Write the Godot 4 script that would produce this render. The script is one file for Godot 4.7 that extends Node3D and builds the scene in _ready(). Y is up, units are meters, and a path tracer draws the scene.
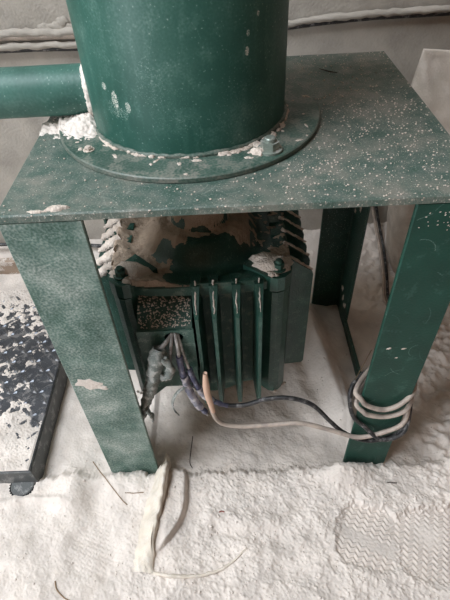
extends Node3D

const H := 0.7135          # top of the stand's plate
const AX := -0.07          # drum and motor axis
const AZ := -0.2545
var M := {}
var taken := {}
var n_big := FastNoiseLite.new()
var n_mid := FastNoiseLite.new()
var n_fine := FastNoiseLite.new()
var n_clump := FastNoiseLite.new()
var rng := RandomNumberGenerator.new()

# ---------------------------------------------------------------- naming and tagging
func named(o: Node, called: String, parent: Node) -> Node:
	var key := str(parent.get_instance_id()) + "/" + called
	var k: int = taken.get(key, 0)
	taken[key] = k + 1
	o.name = called if k == 0 else "%s_%03d" % [called, k]
	parent.add_child(o, true)
	return o

func tag(o: Node, label: String, category := "", group := "", kind := "") -> Node:
	if label: o.set_meta("label", label)
	if category: o.set_meta("category", category)
	if group: o.set_meta("group", group)
	if kind: o.set_meta("kind", kind)
	return o

func thing(called: String, at: Vector3, label: String, category: String, group := "") -> Node3D:
	var o := Node3D.new()
	named(o, called, self)
	o.position = at
	tag(o, label, category, group)
	return o

func put(mesh: Mesh, called: String, mat: Material, parent: Node = self, at := Vector3.ZERO) -> MeshInstance3D:
	var o := MeshInstance3D.new()
	o.mesh = mesh
	o.material_override = mat
	named(o, called, parent)
	o.position = at
	return o

func obj(st: SurfaceTool, called: String, mat: Material, parent: Node = self, at := Vector3.ZERO) -> MeshInstance3D:
	st.generate_normals()
	var o := put(st.commit(), called, mat, parent, at)
	if called.begins_with("flour_cake") or called.begins_with("flour_smear"): o.set_meta("kind", "stuff")   # grains and crusts, past counting
	return o

func struct(st: SurfaceTool, called: String, mat: Material, label: String, category: String) -> MeshInstance3D:
	var o := obj(st, called, mat)
	tag(o, label, category, "", "structure")
	return o

# ---------------------------------------------------------------- shapes
func tool(smooth := false) -> SurfaceTool:
	var st := SurfaceTool.new()
	st.begin(Mesh.PRIMITIVE_TRIANGLES)
	st.set_smooth_group(0 if smooth else 0xFFFFFFFF)
	return st

func tri(st: SurfaceTool, a: Vector3, b: Vector3, c: Vector3) -> void:
	st.add_vertex(a); st.add_vertex(b); st.add_vertex(c)

func quad(st: SurfaceTool, a: Vector3, b: Vector3, c: Vector3, d: Vector3) -> void:
	tri(st, a, b, c); tri(st, a, c, d)

# chamfered box: loops of an octagonal section, stacked with inset ends
func box(st: SurfaceTool, c: Vector3, s: Vector3, bev := 0.002, b := Basis.IDENTITY) -> void:
	var h := s * 0.5
	var e: float = min(bev, min(h.x, min(h.y, h.z)) * 0.9)
	var rings: Array = []
	for lv in [[-h.y, e], [-h.y + e, 0.0], [h.y - e, 0.0], [h.y, e]]:
		var i: float = lv[1]
		var x := h.x - i
		var z := h.z - i
		var k: float = e - i * 0.999
		var ring: Array = []
		for q in [[-x + k, -z], [x - k, -z], [x, -z + k], [x, z - k], [x - k, z], [-x + k, z], [-x, z - k], [-x, -z + k]]:
			ring.append(c + b * Vector3(q[0], lv[0], q[1]))
		rings.append(ring)
	for r in 3:
		for i in 8:
			var j := (i + 1) % 8
			quad(st, rings[r][i], rings[r][j], rings[r + 1][j], rings[r + 1][i])
	for i in range(1, 7):
		tri(st, rings[0][0], rings[0][i + 1], rings[0][i])
		tri(st, rings[3][0], rings[3][i], rings[3][i + 1])

# polygon (x, z) pulled up from y0 to y1
func prism(st: SurfaceTool, poly: PackedVector2Array, y0: float, y1: float, at := Vector3.ZERO) -> void:
	var n := poly.size()
	for i in n:
		var p := poly[i]
		var q := poly[(i + 1) % n]
		quad(st, at + Vector3(p.x, y0, p.y), at + Vector3(q.x, y0, q.y), at + Vector3(q.x, y1, q.y), at + Vector3(p.x, y1, p.y))
	var t := Geometry2D.triangulate_polygon(poly)
	for i in range(0, t.size(), 3):
		for y in [y0, y1]:
			tri(st, at + Vector3(poly[t[i]].x, y, poly[t[i]].y), at + Vector3(poly[t[i + 1]].x, y, poly[t[i + 1]].y), at + Vector3(poly[t[i + 2]].x, y, poly[t[i + 2]].y))

func smooth_path(p: Array, per := 8) -> Array:
	var out: Array = []
	for i in p.size() - 1:
		var a: Vector3 = p[max(i - 1, 0)]
		var b: Vector3 = p[i]
		var c: Vector3 = p[i + 1]
		var d: Vector3 = p[min(i + 2, p.size() - 1)]
		for k in per:
			out.append(b.cubic_interpolate(c, a, d, float(k) / per))
	out.append(p[-1])
	return out

# radius: a float, or an Array of floats spread along the path; flat squashes the section
func tube(st: SurfaceTool, path: Array, radius, sides := 10, bump := 0.0, flat := 1.0) -> void:
	var rings: Array = []
	var side := Vector3.RIGHT
	for i in path.size():
		var d: Vector3 = (path[min(i + 1, path.size() - 1)] - path[max(i - 1, 0)]).normalized()
		if i == 0:
			side = d.cross(Vector3.UP if abs(d.y) < 0.9 else Vector3.RIGHT).normalized()
		side = (side - d * side.dot(d)).normalized()
		var up := d.cross(side)
		var r: float
		if radius is Array:
			var f: float = float(i) / (path.size() - 1) * (radius.size() - 1)
			var k: int = min(int(f), radius.size() - 2)
			r = lerp(float(radius[k]), float(radius[k + 1]), f - k)
		else:
			r = radius
		var ring: Array = []
		for s in sides:
			var a := TAU * s / sides
			var p: Vector3 = path[i] + side * cos(a) * r + up * sin(a) * r * flat
			if bump > 0.0:
				p += (side * cos(a) + up * sin(a)) * bump * n_fine.get_noise_3dv(p * 900.0)
			ring.append(p)
		rings.append(ring)
	for i in path.size() - 1:
		for s in sides:
			var t := (s + 1) % sides
			quad(st, rings[i][s], rings[i][t], rings[i + 1][t], rings[i + 1][s])
	for e in [0, path.size() - 1]:
		var c: Vector3 = path[e]
		for s in sides:
			tri(st, c, rings[e][s], rings[e][(s + 1) % sides])

# profile of (radius, y), turned about the y axis at "at"; flat facets along the profile, smooth around it
func lathe(st: SurfaceTool, prof: Array, at: Vector3, seg := 48) -> void:
	for i in prof.size() - 1:
		st.set_smooth_group(i + 1)
		var a: Vector2 = prof[i]
		var b: Vector2 = prof[i + 1]
		for s in seg:
			var t0 := TAU * s / seg
			var t1 := TAU * (s + 1) / seg
			var u0 := Vector3(cos(t0), 0, sin(t0))
			var u1 := Vector3(cos(t1), 0, sin(t1))
			var p0 := at + u0 * a.x + Vector3.UP * a.y
			var p1 := at + u1 * a.x + Vector3.UP * a.y
			var p2 := at + u1 * b.x + Vector3.UP * b.y
			var p3 := at + u0 * b.x + Vector3.UP * b.y
			if a.x > 1e-6: tri(st, p0, p1, p2)
			if b.x > 1e-6: tri(st, p0, p2, p3)
			elif a.x <= 1e-6: pass

# an irregular thin clot of powder lying on a surface
func clot(st: SurfaceTool, c: Vector3, n: Vector3, along: Vector3, rx: float, ry: float, h: float, sd: int) -> void:
	n = n.normalized()
	var t := (along - n * along.dot(n)).normalized()
	var b := n.cross(t)
	var r := RandomNumberGenerator.new()
	r.seed = sd
	var seg := 16
	var rad: Array = []
	for i in seg: rad.append(r.randf_range(0.6, 1.15))
	var prev: Array = []
	for ring in 4:
		var f: float = [1.0, 0.82, 0.5, 0.0][ring]
		var y: float = [-0.0006, h * 0.6, h, h * 1.05][ring]
		var now: Array = []
		for i in seg:
			var a := TAU * i / seg
			now.append(c + (t * cos(a) * rx + b * sin(a) * ry) * f * rad[i] + n * (y + (r.randf_range(-0.25, 0.25) * h if ring in [1, 2] else 0.0)))
		if ring > 0:
			for i in seg:
				var j := (i + 1) % seg
				if ring < 3: quad(st, prev[i], prev[j], now[j], now[i])
				else: tri(st, prev[i], prev[j], now[0])
		prev = now

# ---------------------------------------------------------------- grids with their own normals
var gv := PackedVector3Array()
var gn := PackedVector3Array()
var gi := PackedInt32Array()
func grid_begin() -> void:
	gv = PackedVector3Array(); gn = PackedVector3Array(); gi = PackedInt32Array()

func grid_add(x0: float, x1: float, z0: float, z1: float, step: float, what: String, cut := false) -> void:
	var nx := int(ceil((x1 - x0) / step)) + 1
	var nz := int(ceil((z1 - z0) / step)) + 1
	var base := gv.size()
	var hs := PackedFloat32Array()
	hs.resize(nx * nz)
	for j in nz:
		for i in nx:
			hs[j * nx + i] = height_of(what, x0 + (x1 - x0) * i / (nx - 1), z0 + (z1 - z0) * j / (nz - 1))
	var dx := (x1 - x0) / (nx - 1)
	var dz := (z1 - z0) / (nz - 1)
	for j in nz:
		for i in nx:
			var x := x0 + dx * i
			var z := z0 + dz * j
			var y := hs[j * nx + i]
			if cut: y = ground_of(what, x, z) + max(y, -0.0004)
			gv.append(Vector3(x, y, z))
	for j in nz:
		for i in nx:
			var l := gv[base + j * nx + max(i - 1, 0)].y
			var r := gv[base + j * nx + min(i + 1, nx - 1)].y
			var u := gv[base + max(j - 1, 0) * nx + i].y
			var d := gv[base + min(j + 1, nz - 1) * nx + i].y
			gn.append(Vector3((l - r) / (2 * dx), 1, (u - d) / (2 * dz)).normalized())
	for j in nz - 1:
		for i in nx - 1:
			var a := j * nx + i
			if cut and hs[a] <= 0 and hs[a + 1] <= 0 and hs[a + nx] <= 0 and hs[a + nx + 1] <= 0:
				continue
			gi.append_array(PackedInt32Array([base + a, base + a + 1, base + a + nx + 1, base + a, base + a + nx + 1, base + a + nx]))

func height_of(what: String, x: float, z: float) -> float:
	match what:
		"motor": return motor_dust(x, z)
		"heap": return heap_h(x, z)
		"scale": return scale_dust(x, z)
	return flour_h(x, z)

func ground_of(what: String, x: float, z: float) -> float:
	match what:
		"motor": return shield_h(x, z)
		"heap": return H + (0.0082 if Vector2(x - AX, z - AZ).length() < 0.2006 else 0.0002)
	return 0.0802

func heap_h(x: float, z: float) -> float:
	if Vector2(x - AX, z - AZ).length() < 0.144: return -1.0
	var y := 0.022 * exp(-(pow((x + 0.224) / 0.026, 2) + pow((z + 0.216) / 0.026, 2))) + 0.011 * exp(-(pow((x + 0.278) / 0.040, 2) + pow((z + 0.236) / 0.022, 2)))
	return y + 0.004 * n_fine.get_noise_2d(x * 1100, z * 1100) + 0.003 * n_fine.get_noise_2d(x * 400, z * 400) - 0.0042

func scale_dust(x: float, z: float) -> float:
	var nz := n_mid.get_noise_2d(x * 90 + 7, z * 90)
	var nf := n_fine.get_noise_2d(x * 600, z * 600)
	if x > -0.467 or z > 0.007: return -1.0
	var y := -0.0030
	y += 0.0062 * smoothstep(-0.19, -0.095, z + 0.03 * nz)
	y += 0.0042 * smoothstep(-0.37, -0.50, z - 0.06 * nz)
	y += 0.0024 * smoothstep(-0.50, -0.54, x) * smoothstep(-0.1, 0.3, nz)
	y -= 0.0045 * exp(-(pow((x + 0.478) / 0.030, 2) + pow((z + 0.125) / 0.045, 2)))
	return (y + 0.0016 * nz + 0.0022 * n_fine.get_noise_2d(x * 1300, z * 1300) + 0.0012 * nf) * 0.7

func grid_mesh() -> ArrayMesh:
	var arr := []
	arr.resize(Mesh.ARRAY_MAX)
	arr[Mesh.ARRAY_VERTEX] = gv
	arr[Mesh.ARRAY_NORMAL] = gn
	arr[Mesh.ARRAY_INDEX] = gi
	var m := ArrayMesh.new()
	m.add_surface_from_arrays(Mesh.PRIMITIVE_TRIANGLES, arr)
	return m

# ---------------------------------------------------------------- materials
func noise_data(sd: int, freq: float, oct: int, size: int, type := FastNoiseLite.TYPE_SIMPLEX_SMOOTH) -> PackedByteArray:
	var n := FastNoiseLite.new()
	n.seed = sd
	n.noise_type = type
	n.frequency = freq
	n.fractal_octaves = oct
	var im := n.get_seamless_image(size, size)
	im.convert(Image.FORMAT_L8)
	return im.get_data()

# paint with powder on it: a thin uneven film, blotches, grains and scratches
func dusty(sd: int, base: Color, dust: Color, film: float, blotch: float, cut: float, grains: float, strokes := 0, size := 512) -> ImageTexture:
	var low := noise_data(sd, 0.006, 3, size)
	var mid := noise_data(sd + 1, 0.02, 5, size)
	var hi := noise_data(sd + 2, 0.18, 3, size)
	var vary := noise_data(sd + 3, 0.012, 2, size)
	var out := PackedByteArray()
	out.resize(size * size * 3)
	for i in size * size:
		var l := low[i] / 255.0
		var m := mid[i] / 255.0
		var h := hi[i] / 255.0
		var a := film * clampf(0.62 + 0.55 * (l - 0.5) + 0.35 * (m - 0.5) + 0.8 * (h - 0.5), 0.0, 2.0)
		a += blotch * smoothstep(cut, cut + 0.16, m + 0.35 * (h - 0.5))
		if h > 1.0 - grains: a = max(a, smoothstep(1.0 - grains, 1.0 - grains + 0.06, h) * 0.8)
		a = clampf(a, 0.0, 1.0)
		var v := 0.9 + 0.2 * (vary[i] / 255.0)
		out[i * 3] = int(clampf(lerpf(base.r * v, dust.r, a), 0, 1) * 255)
		out[i * 3 + 1] = int(clampf(lerpf(base.g * v, dust.g, a), 0, 1) * 255)
		out[i * 3 + 2] = int(clampf(lerpf(base.b * v, dust.b, a), 0, 1) * 255)
	var img := Image.create_from_data(size, size, false, Image.FORMAT_RGB8, out)
	var r := RandomNumberGenerator.new()
	r.seed = sd
	for s in strokes:
		var p := Vector2(r.randf() * size, r.randf() * size)
		var ang := r.randf() * TAU
		var len := r.randi_range(8, 40)
		var curve := r.randf_range(-0.06, 0.06)
		var str_ := r.randf_range(0.15, 0.5)
		for k in len:
			p += Vector2(cos(ang), sin(ang))
			ang += curve
			var x := posmod(int(p.x), size)
			var y := posmod(int(p.y), size)
			img.set_pixel(x, y, img.get_pixel(x, y).lerp(dust, str_ * (0.4 + 0.6 * r.randf())))
	img.generate_mipmaps()
	return ImageTexture.create_from_image(img)

func normal_tex(sd: int, freq: float, oct: int, strength: float, size := 512, type := FastNoiseLite.TYPE_SIMPLEX_SMOOTH) -> ImageTexture:
	var n := FastNoiseLite.new()
	n.seed = sd
	n.noise_type = type
	n.frequency = freq
	n.fractal_octaves = oct
	var im := n.get_seamless_image(size, size)
	im.convert(Image.FORMAT_RGBA8)
	im.bump_map_to_normal_map(strength)
	im.generate_mipmaps()
	return ImageTexture.create_from_image(im)

func mat(tex: Texture2D, scale: float, rough: float, nrm: Texture2D = null, nscale := 1.0, color := Color.WHITE, metal := 0.0) -> StandardMaterial3D:
	var m := StandardMaterial3D.new()
	m.albedo_color = color
	if tex: m.albedo_texture = tex
	m.roughness = rough
	m.metallic = metal
	m.uv1_triplanar = true
	m.uv1_scale = Vector3.ONE * scale
	if nrm:
		m.normal_enabled = true
		m.normal_texture = nrm
		m.normal_scale = nscale
	return m

func plain(c: Color, rough: float, metal := 0.0) -> StandardMaterial3D:
	var m := StandardMaterial3D.new()
	m.albedo_color = c
	m.roughness = rough
	m.metallic = metal
	return m

func make_materials() -> void:
	var green := Color(0.11, 0.262, 0.22)
	var flour_c := Color(0.93, 0.905, 0.885)
	var grime := Color(0.52, 0.515, 0.48)
	var pits := normal_tex(901, 0.16, 2, 1.5)
	M.leg = mat(dusty(11, green, flour_c, 0.02, 0.08, 0.66, 0.06, 60), 2.2, 0.48, pits, 0.25)
	M.leg.metallic_specular = 0.35
	M.leg_dusty_lit = mat(dusty(21, green, flour_c, 0.60, 0.05, 0.55, 0.10, 220), 2.2, 0.45, pits, 0.25)  # real dust, with the film thickened so this leg looks more brightly lit
	M.leg_speckled = mat(dusty(31, green, flour_c, 0.02, 0.10, 0.75, 0.22, 0), 2.6, 0.45, pits, 0.25)
	M.drum = mat(dusty(41, Color(0.115, 0.315, 0.27), flour_c, 0.16, 0.04, 0.60, 0.18, 90), 2.0, 0.5, pits, 0.08)
	M.shell = plain(Color.WHITE, 0.44)
	M.shell.albedo_texture = shell_tex(Color(0.115, 0.315, 0.27), flour_c)
	M.flange = mat(dusty(51, green, grime, 0.75, 0.25, 0.50, 0.16, 160), 2.2, 0.5, pits, 0.3)
	M.motor = mat(dusty(61, green, flour_c, 0.06, 0.12, 0.66, 0.17, 60), 3.0, 0.36, pits, 0.5)
	M.motor_grimy = mat(dusty(71, green, Color(0.7, 0.62, 0.56), 0.12, 0.30, 0.62, 0.16, 0), 3.4, 0.6, pits, 0.5)
	M.box = mat(dusty(81, green, flour_c, 0.22, 0.2, 0.62, 0.1, 40), 3.0, 0.4, pits, 0.3)
	M.bolt = mat(dusty(91, Color(0.50, 0.55, 0.51), flour_c, 0.3, 0.4, 0.55, 0.1, 0), 6.0, 0.4, null, 1.0, Color.WHITE, 0.4)
	M.flour = mat(dusty(101, Color(0.87, 0.83, 0.795), Color(0.79, 0.735, 0.685), 0.10, 0.22, 0.60, 0.05, 60), 1.6, 1.0, normal_tex(103, 0.16, 4, 4.0), 0.25)
	M.cake = mat(dusty(111, Color(0.85, 0.80, 0.755), Color(0.70, 0.62, 0.55), 0.15, 0.4, 0.58, 0.1, 0), 4.0, 1.0, normal_tex(113, 0.12, 4, 6.0), 0.8)
	M.shaded_powder = mat(dusty(115, Color(0.70, 0.625, 0.555), Color(0.56, 0.48, 0.41), 0.15, 0.4, 0.58, 0.12, 0), 4.0, 1.0, normal_tex(117, 0.12, 4, 5.0), 0.6)  # powder browned and darkened: shade under the plate put into its colour
	M.wall = mat(dusty(121, Color(0.66, 0.63, 0.59), Color(0.73, 0.70, 0.665), 0.25, 0.2, 0.55, 0.08, 40), 1.6, 0.95, normal_tex(123, 0.12, 2, 2.5), 0.25)
	M.ceiling = mat(null, 1.0, 0.95, null, 1.0, Color(0.74, 0.69, 0.63))
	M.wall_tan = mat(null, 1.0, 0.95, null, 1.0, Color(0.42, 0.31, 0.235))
	M.floor = mat(dusty(131, Color(0.62, 0.58, 0.54), flour_c, 0.3, 0.5, 0.5, 0.1, 60), 0.7, 0.95)
	M.steel = mat(dusty(141, Color(0.27, 0.285, 0.31), flour_c, 0.16, 0.30, 0.55, 0.14, 80), 3.0, 0.32, null, 1.0, Color.WHITE, 0.55)
	M.steel_frame = mat(dusty(151, Color(0.30, 0.31, 0.31), flour_c, 0.16, 0.25, 0.6, 0.06, 60), 3.0, 0.5, null, 1.0, Color.WHITE, 0.2)
	M.cloth = mat(dusty(161, Color(0.85, 0.80, 0.73), flour_c, 0.2, 0.3, 0.5, 0.1, 40), 4.0, 0.9, normal_tex(163, 0.3, 2, 3.0), 0.3)
	M.cloth.backlight = Color(0.22, 0.2, 0.17)
	M.sack = mat(dusty(171, Color(0.70, 0.655, 0.605), flour_c, 0.15, 0.2, 0.55, 0.06, 0), 2.0, 0.85, normal_tex(173, 0.25, 2, 2.0), 0.3)
	M.sack.backlight = Color(0.2, 0.18, 0.16)
	M.cable_white = mat(dusty(181, Color(0.74, 0.68, 0.63), Color(0.52, 0.48, 0.46), 0.15, 0.45, 0.55, 0.1, 0, 256), 9.0, 0.6)
	M.cable_black = mat(dusty(191, Color(0.10, 0.10, 0.105), Color(0.75, 0.73, 0.72), 0.14, 0.55, 0.6, 0.1, 0, 256), 9.0, 0.5)
	M.tape_grey = mat(dusty(201, Color(0.34, 0.37, 0.35), flour_c, 0.2, 0.45, 0.5, 0.2, 0, 256), 10.0, 0.7)
	M.tape_blue = mat(dusty(211, Color(0.22, 0.23, 0.34), flour_c, 0.22, 0.35, 0.6, 0.15, 0, 256), 10.0, 0.5)
	M.tape_faded = mat(dusty(221, Color(0.38, 0.38, 0.45), flour_c, 0.3, 0.5, 0.5, 0.15, 0, 256), 10.0, 0.65)
	M.wire_grey = mat(dusty(231, Color(0.47, 0.45, 0.43), flour_c, 0.2, 0.5, 0.55, 0.1, 0, 256), 10.0, 0.6)
	M.wire_pink = plain(Color(0.84, 0.70, 0.61), 0.6)
	M.black = plain(Color(0.02, 0.02, 0.02), 0.8)
	M.board = mat(dusty(241, Color(0.60, 0.51, 0.43), flour_c, 0.3, 0.5, 0.5, 0.1, 60), 2.0, 0.9)
	M.straw = plain(Color(0.55, 0.46, 0.36), 0.9)
	M.twig = plain(Color(0.22, 0.17, 0.13), 0.9)
	M.thread_red = plain(Color(0.55, 0.25, 0.20), 0.9)
	M.wfame = plain(Color(0.75, 0.74, 0.72), 0.6)
	M.glass = plain(Color(0.9, 0.95, 0.95, 0.06), 0.02)
	M.glass.transparency = BaseMaterial3D.TRANSPARENCY_ALPHA
	# top of the plate: laid out on the plate itself (u along its width, v along its depth)
	M.plate = plain(Color.WHITE, 0.46)
	M.plate.albedo_texture = plate_tex(green)
	M.plate.normal_enabled = true
	M.plate.normal_texture = pits
	M.plate.normal_scale = 0.2

func shell_tex(base: Color, dust: Color) -> ImageTexture:
	# once round the drum by its height: u is the angle, v runs up
	var w := 1024
	var hgt := 512
	var low := noise_data(351, 0.006, 3, w)
	var mid := noise_data(352, 0.02, 4, w)
	var hi := noise_data(353, 0.2, 3, w)
	var streak := noise_data(354, 0.05, 3, w)
	var out := PackedByteArray()
	out.resize(w * hgt * 3)
	for j in hgt:
		for i in w:
			var k := j * w + i
			var l := low[k] / 255.0
			var h := hi[k] / 255.0
			var a := 0.10 * clampf(0.4 + 1.6 * (l - 0.3), 0.0, 2.0) * (0.5 + h)
			a += 0.07 * smoothstep(0.50, 0.85, mid[k] / 255.0 + 0.4 * (h - 0.5))
			a += 0.10 * smoothstep(0.5, 0.8, streak[((j / 6) % w) * w + i] / 255.0) * h
			if h > 0.76: a = max(a, smoothstep(0.76, 0.90, h) * 0.6)
			out[k * 3] = int(lerpf(base.r, dust.r, minf(a, 1)) * 255)
			out[k * 3 + 1] = int(lerpf(base.g, dust.g, minf(a, 1)) * 255)
			out[k * 3 + 2] = int(lerpf(base.b, dust.b, minf(a, 1)) * 255)
	var img := Image.create_from_data(w, hgt, false, Image.FORMAT_RGB8, out)
	var r := RandomNumberGenerator.new()
	r.seed = 63
	# rubbed hand marks and knocks: scattered grains, [angle, height over the plate, half width, half height, grains, tone]
	for q in [[126.6, 0.0766, 0.0050, 0.0115, 330, 0.8], [133.1, 0.0909, 0.0042, 0.0045, 110, 0.75], [118.7, 0.070, 0.0036, 0.0075, 150, 0.7], [124.0, 0.060, 0.012, 0.008, 120, 0.6], [129.0, 0.064, 0.010, 0.012, 120, 0.5], [104.0, 0.105, 0.018, 0.030, 200, 0.35], [95.0, 0.07, 0.03, 0.03, 220, 0.25], [55.0, 0.1276, 0.0030, 0.0050, 130, 0.75], [54.3, 0.147, 0.0022, 0.0035, 60, 0.6], [48.0, 0.1646, 0.002, 0.003, 50, 0.6], [60.0, 0.06, 0.03, 0.05, 160, 0.3]]:
		for n in q[4]:
			var f := sqrt(r.randf())
			var th := r.randf() * TAU
			var x := int((q[0] / 360.0 + cos(th) * f * q[2] / 0.916) * w)
			var y := int((q[1] + sin(th) * f * q[3]) / 0.43 * hgt)
			if y < 0 or y >= hgt: continue
			img.set_pixel(posmod(x, w), y, img.get_pixel(posmod(x, w), y).lerp(Color(0.93, 0.88, 0.84), q[5] * r.randf_range(0.5, 1.0)))
	for sck in 240:
		var p := Vector2(r.randf() * w, r.randf() * hgt)
		var ang := r.randf() * TAU
		for k in r.randi_range(6, 40):
			p += Vector2(cos(ang), sin(ang))
			ang += 0.02
			if p.y < 0 or p.y >= hgt: continue
			img.set_pixel(posmod(int(p.x), w), int(p.y), img.get_pixel(posmod(int(p.x), w), int(p.y)).lerp(dust, 0.2 * r.randf()))
	img.generate_mipmaps()
	return ImageTexture.create_from_image(img)

func plate_tex(green: Color) -> ImageTexture:
	var w := 1024
	var low := noise_data(301, 0.004, 3, w)
	var mid := noise_data(302, 0.016, 5, w)
	var hi := noise_data(303, 0.16, 3, w)
	var fine := noise_data(304, 0.4, 2, w)
	var film := Color(0.485, 0.49, 0.465)
	var tan_ := Color(0.52, 0.51, 0.475)
	var out := PackedByteArray()
	out.resize(w * w * 3)
	for j in w:
		for i in w:
			var k := j * w + i
			var l := low[k] / 255.0
			var m := mid[k] / 255.0
			var h := hi[k] / 255.0
			var g := fine[k] / 255.0
			var lay := 0.70 + 0.45 * (l - 0.5) + 0.55 * (m - 0.5)
			var a := clampf(lay + 0.6 * (g - 0.5) + 0.35 * (h - 0.5), 0.15, 0.95)
			var c := green.lerp(film.lerp(tan_, clampf(0.5 + 2.2 * (l - 0.5) + (m - 0.5), 0, 1)), a)
			if h > 0.78: c = c.lerp(Color(0.9, 0.89, 0.86), clampf((h - 0.74) * 6.0, 0, 0.7))
			out[k * 3] = int(clampf(c.r, 0, 1) * 255)
			out[k * 3 + 1] = int(clampf(c.g, 0, 1) * 255)
			out[k * 3 + 2] = int(clampf(c.b, 0, 1) * 255)
	var img := Image.create_from_data(w, w, false, Image.FORMAT_RGB8, out)
	var r := RandomNumberGenerator.new()
	r.seed = 77
	# wiping swirls left by a hand near the front edge
	for s in 130:
		var near := s < 75
		var p := Vector2(r.randf_range(0.08, 0.48) * w, r.randf_range(0.86, 0.99) * w) if near else Vector2(r.randf() * w, r.randf() * w)
		var ang := r.randf_range(-0.5, 0.5) if r.randf() < 0.6 else r.randf() * TAU
		var curve := r.randf_range(-0.04, 0.04)
		var wide := r.randi_range(1, 3) if near else 1
		var str_ := r.randf_range(0.15, 0.45) if near else r.randf_range(0.08, 0.25)
		for k in r.randi_range(15, 75):
			p += Vector2(cos(ang), sin(ang) * 1.2)
			ang += curve
			for b in wide:
				var x := int(p.x)
				var y := int(p.y) + b
				if x < 0 or y < 0 or x >= w or y >= w: continue
				img.set_pixel(x, y, img.get_pixel(x, y).lerp(Color(0.82, 0.82, 0.79), str_ * r.randf()))
	img.generate_mipmaps()
	return ImageTexture.create_from_image(img)

# ---------------------------------------------------------------- the powder on the floor
func seg_d(x: float, z: float, a: Vector2, b: Vector2) -> float:
	var p := Vector2(x, z)
	var t := clampf((p - a).dot(b - a) / (b - a).length_squared(), 0, 1)
	return p.distance_to(a + (b - a) * t)

func tri_wave(t: float) -> float:
	return abs(fposmod(t, 1.0) - 0.5) * 4.0 - 1.0

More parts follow.
